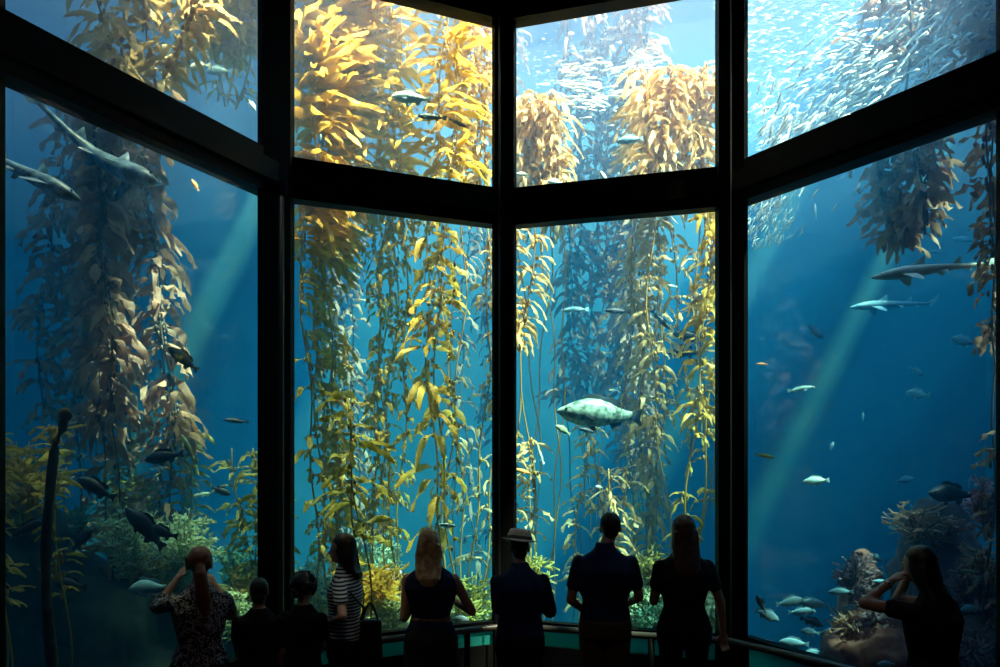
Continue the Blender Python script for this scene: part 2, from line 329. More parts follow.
# ------------------------------------------------------------------ reef
ROCK = {
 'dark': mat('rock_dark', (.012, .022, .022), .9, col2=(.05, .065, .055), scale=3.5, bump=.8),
 'pale': mat('rock_pale', (.34, .30, .20), .85, col2=(.85, .80, .62), scale=7, bump=.8),
 'pink': mat('rock_pink', (.30, .10, .13), .85, col2=(.62, .36, .34), scale=8, bump=.8),
 'red': mat('rock_red', (.16, .035, .025), .85, col2=(.36, .14, .10), scale=7, bump=.8),
 'green': mat('rock_green', (.10, .16, .09), .9, col2=(.55, .62, .42), scale=8, bump=.8),
 'grey': mat('rock_grey', (.07, .045, .055), .9, col2=(.22, .15, .17), scale=5, bump=.8),
}
def rock(label, px, py, D, wpx, hpx, hue, seed, group=None, deep=None, name='reef_rock', cat='rock', amp=.35, freq=1.6):
    """px, py: middle of the top; width and height in pixels at D"""
    wr, hr = wpx * D / F / 2, hpx * D / F
    c = P(px, py, D); bm = bmesh.new(); bmesh.ops.create_icosphere(bm, subdivisions=5, radius=1)
    off = Vector((seed * 3.1, seed * 1.7, 0))
    dp = deep or wr * .9
    for v in bm.verts:
        n = v.co.copy(); q = Vector((n.x * wr, n.y * dp, n.z * hr)); 
        d = mnoise.fractal(q * freq * 1.3 + off, .9, 2.1, 5) * amp * .55 + .07 * abs(mnoise.noise(q * 7 + off))
        w_ = Vector((n.x, n.y, n.z * .5)); w_.normalize(); k_ = (1 - max(0, n.z) ** 2 * .0)
        sh = abs(n.z) ** 3 * .0; q = Vector((math.copysign(abs(n.x) ** .8, n.x) * wr, math.copysign(abs(n.y) ** .8, n.y) * dp, n.z * hr)); v.co = q + w_ * d
    me = bpy.data.meshes.new(name); bm.to_mesh(me); bm.free()
    o = link_mesh(name, me, ROCK[hue]); o.location = (c.x, D, c.z - hr); tag(o, label, cat, group); return o
LR = 'dark reef rocks under the left window'
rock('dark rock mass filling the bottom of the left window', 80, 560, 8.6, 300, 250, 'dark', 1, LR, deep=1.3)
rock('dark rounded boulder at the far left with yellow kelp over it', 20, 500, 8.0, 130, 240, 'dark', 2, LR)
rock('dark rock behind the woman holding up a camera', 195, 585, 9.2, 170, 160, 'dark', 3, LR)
CR_ = 'pale encrusted reef rocks under the centre left window'
rock('pale yellow encrusted rock behind the shoulder bag', 375, 590, 9.0, 90, 150, 'pale', 4, CR_)
rock('white and yellow encrusted rock between the shoulder bag and the blonde woman', 402, 604, 8.5, 70, 120, 'pale', 5, CR_)
rock('pink encrusted rock left of the blonde woman', 392, 583, 9.3, 50, 110, 'pink', 6, CR_)
rock('pale green rock behind the striped shirt', 315, 575, 9.4, 110, 170, 'green', 7, CR_)
rock('brown green rock right of the blonde woman, against the mullion', 474, 592, 9.3, 70, 140, 'green', 8, CR_)
GR = 'green encrusted reef rocks under the centre right window'
rock('green white encrusted rock between the tall man and the long haired woman', 655, 590, 8.7, 80, 130, 'green', 9, GR)
rock('low green rock between the hat and the tall man', 560, 628, 9.2, 80, 110, 'green', 10, GR)
rock('pale rock seen beside the right mullion', 702, 585, 9.0, 60, 130, 'green', 11, GR)
RR = 'reef rocks in the lower right corner'
rock('red brown upright rock left of the woman shading her eyes', 862, 560, 7.6, 50, 230, 'red', 12, RR, amp=.25)
rock('grey purple peaked rock above the head of the woman shading her eyes', 935, 506, 7.9, 110, 260, 'grey', 13, RR, amp=.3)
rock('pinkish rock in the bottom right corner', 985, 560, 7.2, 80, 210, 'pink', 14, RR)
rock('grey low rock behind the elbow of the woman shading her eyes', 880, 615, 7.2, 120, 150, 'red', 15, RR)
rock('blue grey boulder at the right of the woman shading her eyes', 965, 628, 6.9, 70, 120, 'grey', 16, RR)
def bush(label, px, py, D, wpx, hpx, hue, seed, n=110, group='reef plants', L=.14, W=.03, name='sea_plant', cat='sea plant'):
    r = random.Random(seed); wr, hr = wpx * D / F / 2, hpx * D / F; c = P(px, py, D); root = empty(name, (c.x, D, c.z - hr)); tag(root, label, cat, group)
    st = MB(); bl = MB()
    for k in range(max(5, n // 14)):
        a = r.uniform(0, 2 * PI); q = r.random() ** .5
        tip = Vector((wr * q * math.cos(a), wr * q * math.sin(a), hr * math.sqrt(max(.05, 1 - q * q * .8))))
        mid = Vector((tip.x * .35, tip.y * .35, tip.z * .55)); pts = [Vector((0, 0, -.05)), mid, tip]
        pts = [pts[0].lerp(pts[1], t / 3) for t in range(3)] + [pts[1].lerp(pts[2], t / 4) for t in range(5)]
        st.tube(pts, [.009] * 3 + [.006] * 5, 5)
        for i in range(14):
            t = r.uniform(.25, 1); p = pts[min(7, int(t * 7))] + Vector((r.gauss(0, .02), r.gauss(0, .02), r.gauss(0, .02)))
            blade(bl, p, r.uniform(0, 2 * PI), L * r.uniform(.5, 1.3), W * r.uniform(.7, 1.4), r.uniform(-.8, .8), r, 4)
    st.build('stem', STIPE[hue], root, True); o = bl.build('foliage', KELP[hue], root, True); o['kind'] = 'stuff'; return root
bush('bushy yellow brown sea plant between the blonde woman and the centre mullion', 472, 572, 8.9, 56, 66, 'olive', 31, 260)
bush('yellow leafy sea plant behind the back of the striped shirt', 372, 560, 8.4, 60, 60, 'gold', 32, 200, L=.2, W=.05)
bush('small golden sea plant on the pink rock', 396, 566, 8.8, 36, 40, 'gold', 33, 150)
bush('green sea plant in front of the woman holding up a camera', 172, 548, 8.4, 60, 60, 'olive', 34, 240)
bush('yellow green sea plant beside the left mullion on the dark rock', 243, 568, 8.6, 40, 66, 'gold', 35, 220)
bush('green sea plant above the dark rocks between two dark fish', 138, 470, 9.0, 70, 100, 'olive', 36, 260, L=.2)
bush('leafy sea plant low between the tall man and the long haired woman', 650, 545, 8.6, 50, 70, 'olive', 37, 240)
bush('small sea plant rising behind the hat', 530, 548, 8.8, 50, 90, 'olive', 38, 200)
bush('brown sea plant at the foot of the red brown rock', 850, 612, 7.3, 40, 40, 'brown', 39, 150)
bush('pinkish brown sea plant on the rock in the bottom right corner', 985, 545, 7.0, 36, 60, 'brown', 40, 200)
bush('pale sea fan on the peaked grey purple rock', 918, 505, 7.5, 70, 36, 'brown', 41, 160, name='sea_fan', cat='sea fan')
bush('yellow sea plant at the far left on the dark boulder', 22, 440, 7.4, 70, 90, 'gold', 42, 200, L=.28, W=.05)
for k_, a_ in enumerate([
    ('pale seaweed tuft left of the shoulder bag, high', 356, 540, 9.2, 46, 70, 'pale', 51, 240), ('pale green seaweed behind the child with curly hair', 310, 555, 9.0, 50, 60, 'pale', 52, 260),
    ('white yellow seaweed tuft right above the shoulder bag', 388, 598, 8.3, 44, 36, 'pale', 53, 260), ('pale seaweed tuft touching the elbow of the blonde woman', 405, 590, 8.6, 30, 30, 'pale', 54, 160),
    ('pink seaweed tuft left of the blonde woman', 392, 584, 8.7, 40, 24, 'pink', 55, 200), ('tall pale seaweed between the striped shirt and the blonde woman', 385, 525, 9.6, 40, 70, 'pale', 56, 220),
    ('teal seaweed along the left mullion above the first child', 236, 590, 8.2, 40, 50, 'pale', 57, 220), ('teal seaweed right of the patterned shirt', 232, 540, 9.0, 50, 60, 'teal', 58, 240),
    ('glinting green seaweed above the head of the camera woman', 185, 505, 8.3, 70, 80, 'pale', 59, 420), ('teal green seaweed behind the diving dark fish', 130, 500, 8.2, 90, 80, 'pale', 60, 420),
    ('pale seaweed at the far left behind the stalk', 35, 505, 8.2, 60, 40, 'pale', 61, 240), ('teal seaweed between the stalk and the brown kelp', 78, 505, 8.6, 50, 40, 'teal', 62, 200),
    ('green seaweed tuft behind the tall man at the right', 640, 575, 8.5, 44, 40, 'pale', 63, 220), ('teal green seaweed left of the long haired woman', 655, 600, 8.3, 40, 50, 'teal', 64, 240),
    ('green seaweed tuft by the right mullion low down', 706, 590, 8.0, 26, 60, 'pale', 65, 180), ('teal seaweed at the foot of the centre mullion, right side', 524, 590, 8.7, 30, 60, 'teal', 66, 200),
    ('pink brown seaweed on the red brown rock', 858, 550, 7.4, 40, 50, 'mauve', 67, 200), ('mauve seaweed low on the red brown rock', 872, 600, 7.2, 44, 50, 'mauve', 68, 240),
    ('mauve seaweed on the peak of the grey purple rock', 935, 515, 7.6, 60, 34, 'mauve', 69, 240), ('mauve seaweed right of the black hair', 968, 560, 7.0, 50, 60, 'mauve', 70, 260),
    ('mauve seaweed at the back of the woman shading her eyes', 975, 625, 6.7, 50, 50, 'mauve', 71, 240), ('pink seaweed halfway up the right edge', 986, 475, 7.0, 26, 60, 'pink', 72, 180)]):
    bush(*a_, group='seaweed tufts on the reef', L=.09, W=.035, name='seaweed_tuft', cat='seaweed')
# ------------------------------------------------------------------ fish
FM = {
 'blue': mat('fish_blue_grey', (.22, .46, .62), .5, col2=(.42, .62, .72), scale=9),
 'dark': mat('fish_dark', (.015, .025, .05), .55, col2=(.04, .05, .09), scale=9),
 'pale': mat('fish_pale', (.60, .78, .76), .45, col2=(.85, .95, .88), scale=8),
 'spot': mat('fish_spotted', (.34, .48, .42), .5, col2=(.05, .10, .09), scale=18),
 'shark': mat('shark_skin', (.45, .80, .98), .35, col2=(.10, .26, .38), scale=13),
 'orange': mat('fish_orange', (.75, .32, .08), .5), 'yellow': mat('fish_yellow', (.75, .58, .10), .5),
 'silver': mat('fish_silver', (.90, .92, .88), .25, metal=.35), 'green': mat('fish_green', (.30, .36, .22), .5, col2=(.5, .55, .35), scale=10),
 'fin': mat('fin_dark', (.03, .05, .07), .5), 'eye': mat('fish_eye', (.01, .01, .01), .1),
}
PROF = {   # t from nose to tail root, top, bottom, half width (of the length)
 'rockfish': [(0, .0, .0, .0), (.04, .045, .04, .03), (.12, .10, .09, .065), (.25, .155, .135, .09), (.40, .17, .15, .09), (.55, .145, .13, .075), (.70, .095, .085, .05), (.80, .055, .055, .03), (.86, .045, .045, .02)],
 'bass': [(0, 0, .01, .0), (.04, .035, .045, .04), (.12, .08, .10, .075), (.22, .13, .135, .10), (.34, .165, .15, .11), (.48, .165, .145, .10), (.60, .13, .115, .08), (.70, .085, .085, .05), (.80, .06, .06, .03), (.87, .055, .055, .02)],
 'slim': [(0, 0, 0, 0), (.05, .03, .03, .025), (.15, .065, .06, .045), (.3, .09, .085, .06), (.5, .09, .085, .055), (.7, .055, .05, .035), (.83, .028, .028, .015)],
 'shark': [(0, .0, .0, .0), (.03, .014, .016, .022), (.09, .034, .030, .045), (.17, .052, .042, .060), (.27, .060, .048, .060), (.40, .052, .042, .050), (.55, .036, .030, .034), (.70, .023, .021, .020), (.84, .016, .015, .012), (.93, .013, .013, .008)],
}
def fin(root, name, pts, th, m, bend=None):
    b = MB(); n = len(pts); vs = []
    cx = sum(p[0] for p in pts) / n; cz = sum(p[1] for p in pts) / n
    for s_ in (-1, 1): vs += [(p[0], s_ * th * .15, p[1]) for p in pts] + [(cx, s_ * th, cz)]
    m_ = n + 1
    fs = [(i, (i + 1) % n, n) for i in range(n)] + [(m_ + (i + 1) % n, m_ + i, m_ + n) for i in range(n)] + [((i + 1) % n, i, m_ + i, m_ + (i + 1) % n) for i in range(n)]
    if bend: vs = [bend(v) for v in vs]
    b.add(vs, fs); return b.build(name, m, root, False)
def fish(label, px, py, D, lpx, ang, kind='rockfish', hue='blue', yaw=0, curve=0, name='fish', cat='fish', finm=None, group='fish in the tank', roll=0):
    """px, py: middle of the fish; ang: where the nose points in degrees, 0 = right, 90 = up"""
    a, y_ = math.radians(ang), math.radians(yaw)
    X = Vector((math.cos(a) * math.cos(y_), math.sin(y_), math.sin(a) * math.cos(y_))).normalized()
    Zr = Vector((0, 0, 1)) - X * X.z; Zr.normalize(); Yr = Zr.cross(X)
    if roll: q = Matrix.Rotation(math.radians(roll), 3, X); Zr = q @ Zr; Yr = q @ Yr
    L = lpx * D / F / max(.4, math.cos(y_)); fm = FM[finm or hue]
    root = empty(name, (0, 0, 0)); root.matrix_world = Matrix(((X.x, Yr.x, Zr.x, 0), (X.y, Yr.y, Zr.y, 0), (X.z, Yr.z, Zr.z, 0), (0, 0, 0, 1)))
    root.location = P(px, py, D); tag(root, label, cat, group)
    def wp(v):      # body wave
        t = .5 - v[0] / L; return (v[0], v[1] + curve * L * .12 * math.sin(PI * 1.3 * t - .6), v[2])
    b = MB(); pr = PROF[kind]; n = 12; vs = []
    for (t, up, dn, hw) in pr:
        for k in range(n):
            q = 2 * PI * k / n; c, s_ = math.cos(q), math.sin(q)
            vs.append(wp((L * (.5 - t), hw * L * c, (up if s_ > 0 else dn) * L * s_)))
    N_ = len(pr); fs = [(i * n + k, (i + 1) * n + k, (i + 1) * n + (k + 1) % n, i * n + (k + 1) % n) for i in range(N_ - 1) for k in range(n)]
    fs.append(tuple((N_ - 1) * n + k for k in range(n))); b.add(vs, fs); b.build('body', FM[hue], root, True)
    S_ = lambda pts: [(L * (.5 - t), L * z) for t, z in pts]
    th = .006 * L
    if kind == 'shark':
        fin(root, 'tail_fin', S_([(.90, .012), (.97, .05), (1.06, .10), (1.04, .05), (1.0, .0), (.97, -.035), (.94, -.045), (.91, -.012)]), th, fm, wp)
        fin(root, 'dorsal_fin', S_([(.30, .045), (.36, .085), (.42, .125), (.42, .08), (.415, .045)]), th, fm, wp)
        fin(root, 'dorsal_fin', S_([(.62, .024), (.66, .055), (.705, .085), (.705, .05), (.70, .018)]), th, fm, wp)
        fin(root, 'anal_fin', S_([(.72, -.014), (.77, -.045), (.79, -.04), (.78, -.012)]), th, fm, wp)
        for s_ in (-1, 1):
            fin(root, 'pectoral_fin', S_([(.22, -.02), (.28, -.10), (.335, -.15), (.35, -.12), (.325, -.03)]), th, fm, lambda v, s_=s_: wp((v[0], s_ * (.045 * L - v[2] * .8) + v[1], v[2] * .62)))
            fin(root, 'pelvic_fin', S_([(.50, -.02), (.55, -.06), (.58, -.065), (.57, -.02)]), th, fm, lambda v, s_=s_: wp((v[0], s_ * (.02 * L - v[2] * .6) + v[1], v[2] * .8)))
        er, et, ez = .007, .075, .018
    else:
        h = max(p[1] for p in pr)
        fin(root, 'tail_fin', S_([(.84, .03), (.92, .07), (1.0, h * .62), (.975, .02), (.975, -.02), (1.0, -h * .62), (.92, -.07), (.84, -.03)]), th, fm, wp)
        fin(root, 'dorsal_fin', S_([(.26, h * .90), (.33, h * 1.28), (.45, h * 1.36), (.55, h * 1.12), (.62, h * 1.20), (.72, h * .9), (.74, h * .5), (.5, h * .8), (.35, h * .9)]), th, fm, wp)
        fin(root, 'anal_fin', S_([(.60, -h * .62), (.66, -h * 1.15), (.72, -h * .98), (.76, -h * .38)]), th, fm, wp)
        for s_ in (-1, 1):
            fin(root, 'pectoral_fin', S_([(.27, -.02), (.36, -.03), (.42, -.08), (.38, -.10), (.29, -.06)]), th, fm, lambda v, s_=s_: wp((v[0], s_ * (.075 * L + (.23 * L - v[0]) * .45) + v[1], v[2])))
        fin(root, 'pelvic_fin', S_([(.33, -h * .8), (.42, -h * 1.2), (.46, -h * 1.15), (.43, -h * .75)]), th, fm, wp)
        er, et, ez = .016, .10, .03
    for s_ in (-1, 1):
        e = MB(); w_ = [p[3] for p in pr if p[0] >= et][0] * L * .8
        e.ball(wp((L * (.5 - et), s_ * w_, ez * L)), er * L, 6, 4); e.build('eye', FM['eye'], root, True)
    return root
SH = 'leopard sharks'
fish('leopard shark swimming down to the right under the transom of the left window', 93, 142, 6.3, 190, -36, 'shark', 'shark', curve=.9, yaw=-12, name='leopard_shark', cat='shark', group=SH, roll=-35)
fish('shark cut off by the left edge, lower of the two in the left window', 18, 168, 5.7, 160, -28, 'shark', 'shark', curve=.3, yaw=-8, name='leopard_shark', cat='shark', group=SH, roll=-20)
fish('pale leopard shark swimming left across the right window', 934, 270, 7.0, 120, 186, 'shark', 'pale', curve=.4, yaw=6, name='leopard_shark', cat='shark', group=SH)
fish('faint hazy shark below the pale one in the right window', 893, 305, 10.5, 86, 183, 'shark', 'blue', curve=.4, name='leopard_shark', cat='shark', group=SH)
fish('giant pale spotted sea bass facing left in the centre right window', 600, 414, 8.7, 88, 176, 'bass', 'spot', yaw=-8, curve=.3, name='giant_sea_bass', cat='fish', finm='fin')
BIG = [
 ('blue rockfish half behind a kelp blade at the top of the tank', 411, 98, 8.2, 40, 176, 'rockfish', 'blue'),
 ('blue fish pointing left below a half hidden one at the top', 432, 117, 7.9, 32, 168, 'slim', 'blue'),
 ('slim blue fish touching the tail of another at the top', 458, 123, 7.9, 20, -26, 'slim', 'blue'),
 ('small bright blue fish in the golden kelp', 321, 138, 8.0, 14, -80, 'rockfish', 'blue'),
 ('blue fish against the amber kelp mound in the upper window', 630, 140, 8.6, 27, 186, 'rockfish', 'blue'),
 ('small white fish below the amber mound, by the transom', 604, 177, 8.6, 14, 130, 'rockfish', 'pale'),
 ('small white fish at the foot of the mound beside the centre mullion', 555, 182, 8.8, 16, 180, 'rockfish', 'pale'),
 ('tiny white fish in the corner of the centre mullion and transom', 522, 174, 8.8, 12, 175, 'rockfish', 'pale'),
 ('pale round fish in the upper left window, left of its pair', 199, 67, 8.8, 26, 180, 'rockfish', 'pale'),
 ('blue grey fish right behind the pale round one, upper left window', 219, 71, 9.0, 28, 176, 'rockfish', 'blue'),
 ('small white fish among the orange blades in the upper left window', 128, 36, 7.7, 14, -60, 'rockfish', 'pale'),
 ('small pale fish beside the left mullion in the upper left window', 252, 105, 8.6, 14, -60, 'rockfish', 'pale'),
 ('dark fish tilted head up alone in the left window', 183, 359, 7.4, 36, 140, 'rockfish', 'dark'),
 ('tiny orange fish below the transom in the left window', 195, 185, 8.2, 12, 120, 'rockfish', 'orange'),
 ('dark fish with a pale tail at the height of the stalk top', 164, 457, 7.2, 40, 190, 'rockfish', 'dark'),
 ('spotted green fish pointing down beside the dark one', 189, 449, 7.6, 34, 118, 'slim', 'green'),
 ('blue fish pointing left in front of the brown kelp', 96, 488, 7.2, 44, 152, 'rockfish', 'dark'),
 ('large dark blue fish diving to the right above the camera woman', 145, 528, 6.9, 56, 132, 'bass', 'dark'),
 ('dark fish crossing the tail of the large diving one', 164, 532, 6.7, 34, 165, 'rockfish', 'dark'),
 ('big blue fish in the shade left of the camera woman', 150, 588, 7.4, 50, 184, 'bass', 'blue'),
 ('faint dark fish near the left mullion', 236, 421, 8.6, 26, 175, 'slim', 'dark'),
 ('dark fish with a yellow plant behind it', 221, 491, 8.2, 22, -20, 'rockfish', 'dark'),
 ('faint teal fish left of the yellow plant', 200, 495, 9.5, 22, 10, 'slim', 'pale'),
 ('dim blue fish low among the dark rocks', 70, 585, 6.9, 40, 175, 'bass', 'dark'),
 ('dark blue fish just above the left boulder', 30, 528, 6.6, 34, 20, 'rockfish', 'dark'),
 ('dark blue fish in front of the rock mass', 82, 540, 6.9, 36, 40, 'rockfish', 'dark'),
 ('blue fish pointing right above the blonde woman', 446, 525, 7.9, 22, -8, 'slim', 'blue'),
 ('blue grey fish resting right of the blonde woman', 459, 619, 7.9, 20, -10, 'rockfish', 'blue'),
 ('small fish with a yellow tail under the giant bass', 563, 430, 8.5, 18, 150, 'rockfish', 'green'),
 ('small dark fish curving right under the giant bass', 585, 430, 8.5, 22, -14, 'slim', 'dark'),
 ('pale fish pointing down near the centre mullion', 541, 456, 8.6, 18, 112, 'slim', 'pale'),
 ('orange fish coming out from behind the centre mullion', 521, 471, 8.5, 22, -16, 'slim', 'orange'),
 ('dark green fish pointing left among the hazy kelp', 617, 311, 9.2, 28, 180, 'slim', 'dark'),
 ('dark fish tilted down right beside the kelp stipe', 661, 320, 9.2, 28, -50, 'slim', 'dark'),
 ('dark fish between two stipes near the right mullion', 688, 336, 9.2, 30, 170, 'rockfish', 'dark'),
 ('large faint dark fish behind the yellow blades', 684, 352, 9.8, 36, 178, 'bass', 'dark'),
 ('faint blue fish left of the dark green one', 575, 310, 10.5, 30, 185, 'slim', 'blue'),
 ('small pale fish with its nose up in the open water', 548, 302, 9.5, 12, 80, 'slim', 'pale'),
 ('small white fish near the right mullion', 672, 286, 8.9, 12, 175, 'slim', 'pale'),
 ('tiny bright fish in the dark water low in the centre right window', 599, 487, 8.8, 8, 170, 'rockfish', 'pale'),
 ('teal pale fish turning in the open water of the right window', 815, 331, 8.8, 24, -35, 'rockfish', 'blue'),
 ('small orange fish next to the right mullion', 762, 364, 7.9, 12, 178, 'slim', 'orange'),
 ('yellow fish next to the right mullion', 765, 456, 7.8, 20, -12, 'slim', 'yellow'),
 ('pale round fish alone in the lower right window', 816, 481, 8.6, 25, 186, 'rockfish', 'pale'),
 ('pale blue fish pointing right in the haze', 801, 389, 10.0, 26, 8, 'slim', 'pale'),
 ('pale fish with stripes in the haze below the sharks', 918, 394, 9.6, 28, 176, 'rockfish', 'pale'),
 ('small pale fish above the striped hazy one', 916, 371, 9.6, 18, -25, 'rockfish', 'blue'),
 ('blue fish in front of the amber blades at the right edge', 964, 341, 8.6, 30, 172, 'rockfish', 'blue'),
 ('faint blue fish above the back of the pale shark', 938, 252, 11.0, 22, 182, 'slim', 'blue'),
 ('long faint fish high above the pale shark', 966, 240, 11.2, 30, 176, 'slim', 'blue'),
 ('tiny pale fish in the middle of the right window', 832, 446, 9.6, 9, 70, 'rockfish', 'pale'),
 ('tiny pale fish near the top middle of the lower haze', 863, 417, 9.6, 11, 80, 'rockfish', 'pale'),
 ('faint greenish fish above the peaked rock', 905, 480, 10.0, 20, 10, 'rockfish', 'blue'),
 ('big dark blue fish with a pale belly above the peaked rock', 952, 494, 7.3, 56, 176, 'bass', 'dark'),
 ('small bright blue fish over the back of the big dark one', 970, 482, 7.4, 14, 70, 'slim', 'blue'),
 ('blue fish above the red brown rock', 874, 558, 7.6, 24, 165, 'rockfish', 'blue'),
 ('pale teal fish high over the red brown rock', 899, 526, 9.0, 20, 190, 'rockfish', 'pale'),
 ('green fish right of the hair of the woman shading her eyes', 969, 571, 6.7, 20, 176, 'slim', 'green'),
 ('small green fish below another at the lower right edge', 977, 580, 6.7, 11, 60, 'rockfish', 'green'),
 ('blue fish behind the back of the woman shading her eyes', 971, 609, 6.7, 24, 184, 'rockfish', 'blue'),
 ('teal fish between the red rock and the raised arm', 880, 581, 7.0, 18, 178, 'slim', 'blue'),
 ('bright blue fish at the very bottom beside the woman shading her eyes', 886, 664, 6.4, 20, 178, 'rockfish', 'blue'),
]
for f_ in BIG:
    fish(*f_, yaw=R.uniform(-22, 22), curve=R.uniform(-.5, .5), group='rockfish and other fish about the kelp')
SCH = [('topmost fish of the loose shoal low in the right window', 761, 604, 22, 120), ('pale fish with a white belly at the left end of the low shoal', 767, 615, 30, -25), ('greenish fish in the middle of the low shoal, facing right', 790, 602, 30, 8),
 ('dark mouthed fish at the right top of the low shoal', 810, 603, 30, -6), ('pale fish under the two facing ones in the low shoal', 802, 612, 26, 5), ('rounded pale fish on its own above the low shoal', 841, 592, 24, 184),
 ('dark fish in the middle of the low shoal', 812, 622, 22, -18), ('pale fish in the centre of the low shoal with a bright belly', 810, 632, 22, 170), ('largest fish of the low shoal, right of its centre', 842, 635, 46, 178),
 ('rounded fish at the lower left of the low shoal, over the rail', 768, 645, 24, 180), ('rounded fish over the rail, second from the lower left of the shoal', 794, 643, 30, 176), ('rounded fish touching the rail under the largest of the shoal', 813, 653, 24, 184), ('faint fish right above the largest of the shoal', 852, 608, 18, 182)]
for k, (lb, px, py, lp, an) in enumerate(SCH):
    fish(lb, px, py, 7.2 + .1 * (k % 5), lp, an, 'rockfish', 'dark' if 'dark' in lb and 'mouth' not in lb else 'blue', yaw=R.uniform(-25, 25), group='loose shoal low in the right window')
# ------------------------------------------------------------------ sardines
def sardine_into(b, M):
    L = 1.0; n = 6; pr = [(0, .012), (.12, .06), (.35, .095), (.6, .075), (.85, .02)]; vs = []
    for t, h in pr:
        for k in range(n):
            q = 2 * PI * k / n; vs.append(M @ Vector((L * (.5 - t), h * .6 * math.cos(q), h * math.sin(q))))
    fs = [(i * n + k, (i + 1) * n + k, (i + 1) * n + (k + 1) % n, i * n + (k + 1) % n) for i in range(4) for k in range(n)]
    fs += [tuple(range(n)), tuple(4 * n + k for k in range(n))[::-1]]
    b.add(vs, fs); tl = [Vector((-.33, .006, .015)), Vector((-.52, .004, .09)), Vector((-.46, .004, 0)), Vector((-.52, .004, -.09)), Vector((-.33, .006, -.015))]
    tl += [Vector((v.x, -v.y, v.z)) for v in tl]
    b.add([M @ v for v in tl], [(0, 1, 2), (0, 2, 4), (2, 3, 4), (5, 7, 6), (5, 9, 7), (7, 9, 8), (0, 5, 6, 1), (1, 6, 7, 2), (2, 7, 8, 3), (3, 8, 9, 4)])
sb = MB(); sardine_into(sb, Matrix.Identity(4)); SARD = sb.mesh('sardine')
def mtx(p, ang, yaw, L):
    a, y_ = math.radians(ang), math.radians(yaw)
    X = Vector((math.cos(a) * math.cos(y_), math.sin(y_), math.sin(a) * math.cos(y_))).normalized()
    Z = (Vector((0, 0, 1)) - X * X.z).normalized(); Y = Z.cross(X)
    return Matrix(((X.x * L, Y.x * L, Z.x * L, p.x), (X.y * L, Y.y * L, Z.y * L, p.y), (X.z * L, Y.z * L, Z.z * L, p.z), (0, 0, 0, 1)))
spots = []
r = random.Random(5)
def gauss_band(x0, y0, x1, y1, w, n, a0, a1, L, D0, D1, which):
    for i in range(n):
        t = r.random(); px = x0 + (x1 - x0) * t; py = y0 + (y1 - y0) * t
        dx, dy = x1 - x0, y1 - y0; l = math.hypot(dx, dy); o = r.gauss(0, w * .5)
        px += -dy / l * o; py += dx / l * o
        spots.append((px, py, r.uniform(D0, D1), r.gauss(a0 + (a1 - a0) * t, 14), L * r.uniform(.7, 1.2), which))
gauss_band(770, 150, 880, 85, 60, 420, 60, 25, .17, 8.2, 10.0, 'R')
gauss_band(860, 105, 985, 5, 62, 520, 38, 42, .19, 7.8, 9.6, 'R')
gauss_band(840, 45, 960, -10, 40, 160, 10, 25, .17, 8.5, 10.0, 'R')
gauss_band(745, 130, 880, 50, 60, 360, 30, 10, .11, 10, 13, 'R')
gauss_band(735, 45, 850, -15, 46, 420, 0, 20, .09, 12, 14, 'R')
gauss_band(758, 190, 770, 245, 34, 240, 60, 60, .10, 9, 10.5, 'L')
gauss_band(568, 65, 600, 108, 26, 90, 0, -8, .16, 9.4, 10.4, 'C')
gauss_band(608, 72, 658, 58, 12, 50, 12, 8, .15, 9.4, 10.4, 'C')
gauss_band(575, 90, 640, 100, 40, 90, 0, 0, .08, 11, 12, 'C')
gauss_band(530, 45, 570, 90, 36, 120, 0, 0, .06, 12, 13, 'C')
kindr = {'R': ('silver sardine of the dense swirling shoal in the upper right window', 'sardines swirling in the upper right window'),
         'C': ('silver sardine of the small shoal between the two amber kelp mounds', 'sardines between the amber kelp mounds')}
order = sorted([s_ for s_ in spots if s_[5] == 'R' and s_[0] < 990 and s_[0] > 750], key=lambda s_: -s_[4] / s_[2])[:230] + sorted([s_ for s_ in spots if s_[5] == 'C'], key=lambda s_: -s_[4] / s_[2])[:66]
own = set(id(s_) for s_ in order)
SARDM = FM['silver']
first = None; rest = MB()
for s_ in spots:
    px, py, D, an, L, wh = s_
    M = mtx(P(px, py, D), an, r.uniform(-25, 25), L)
    if id(s_) in own:
        o = bpy.data.objects.new('sardine', SARD); COL.objects.link(o); o.matrix_world = M
        if not SARD.materials: SARD.materials.append(SARDM)
        tag(o, kindr[wh][0], 'fish', kindr[wh][1])
    else: sardine_into(rest, M)
o = rest.build('sardine_shoal', SARDM); tag(o, 'mass of tiny silver sardines farther off in the shoals of the upper windows', 'fish shoal', kind='stuff')

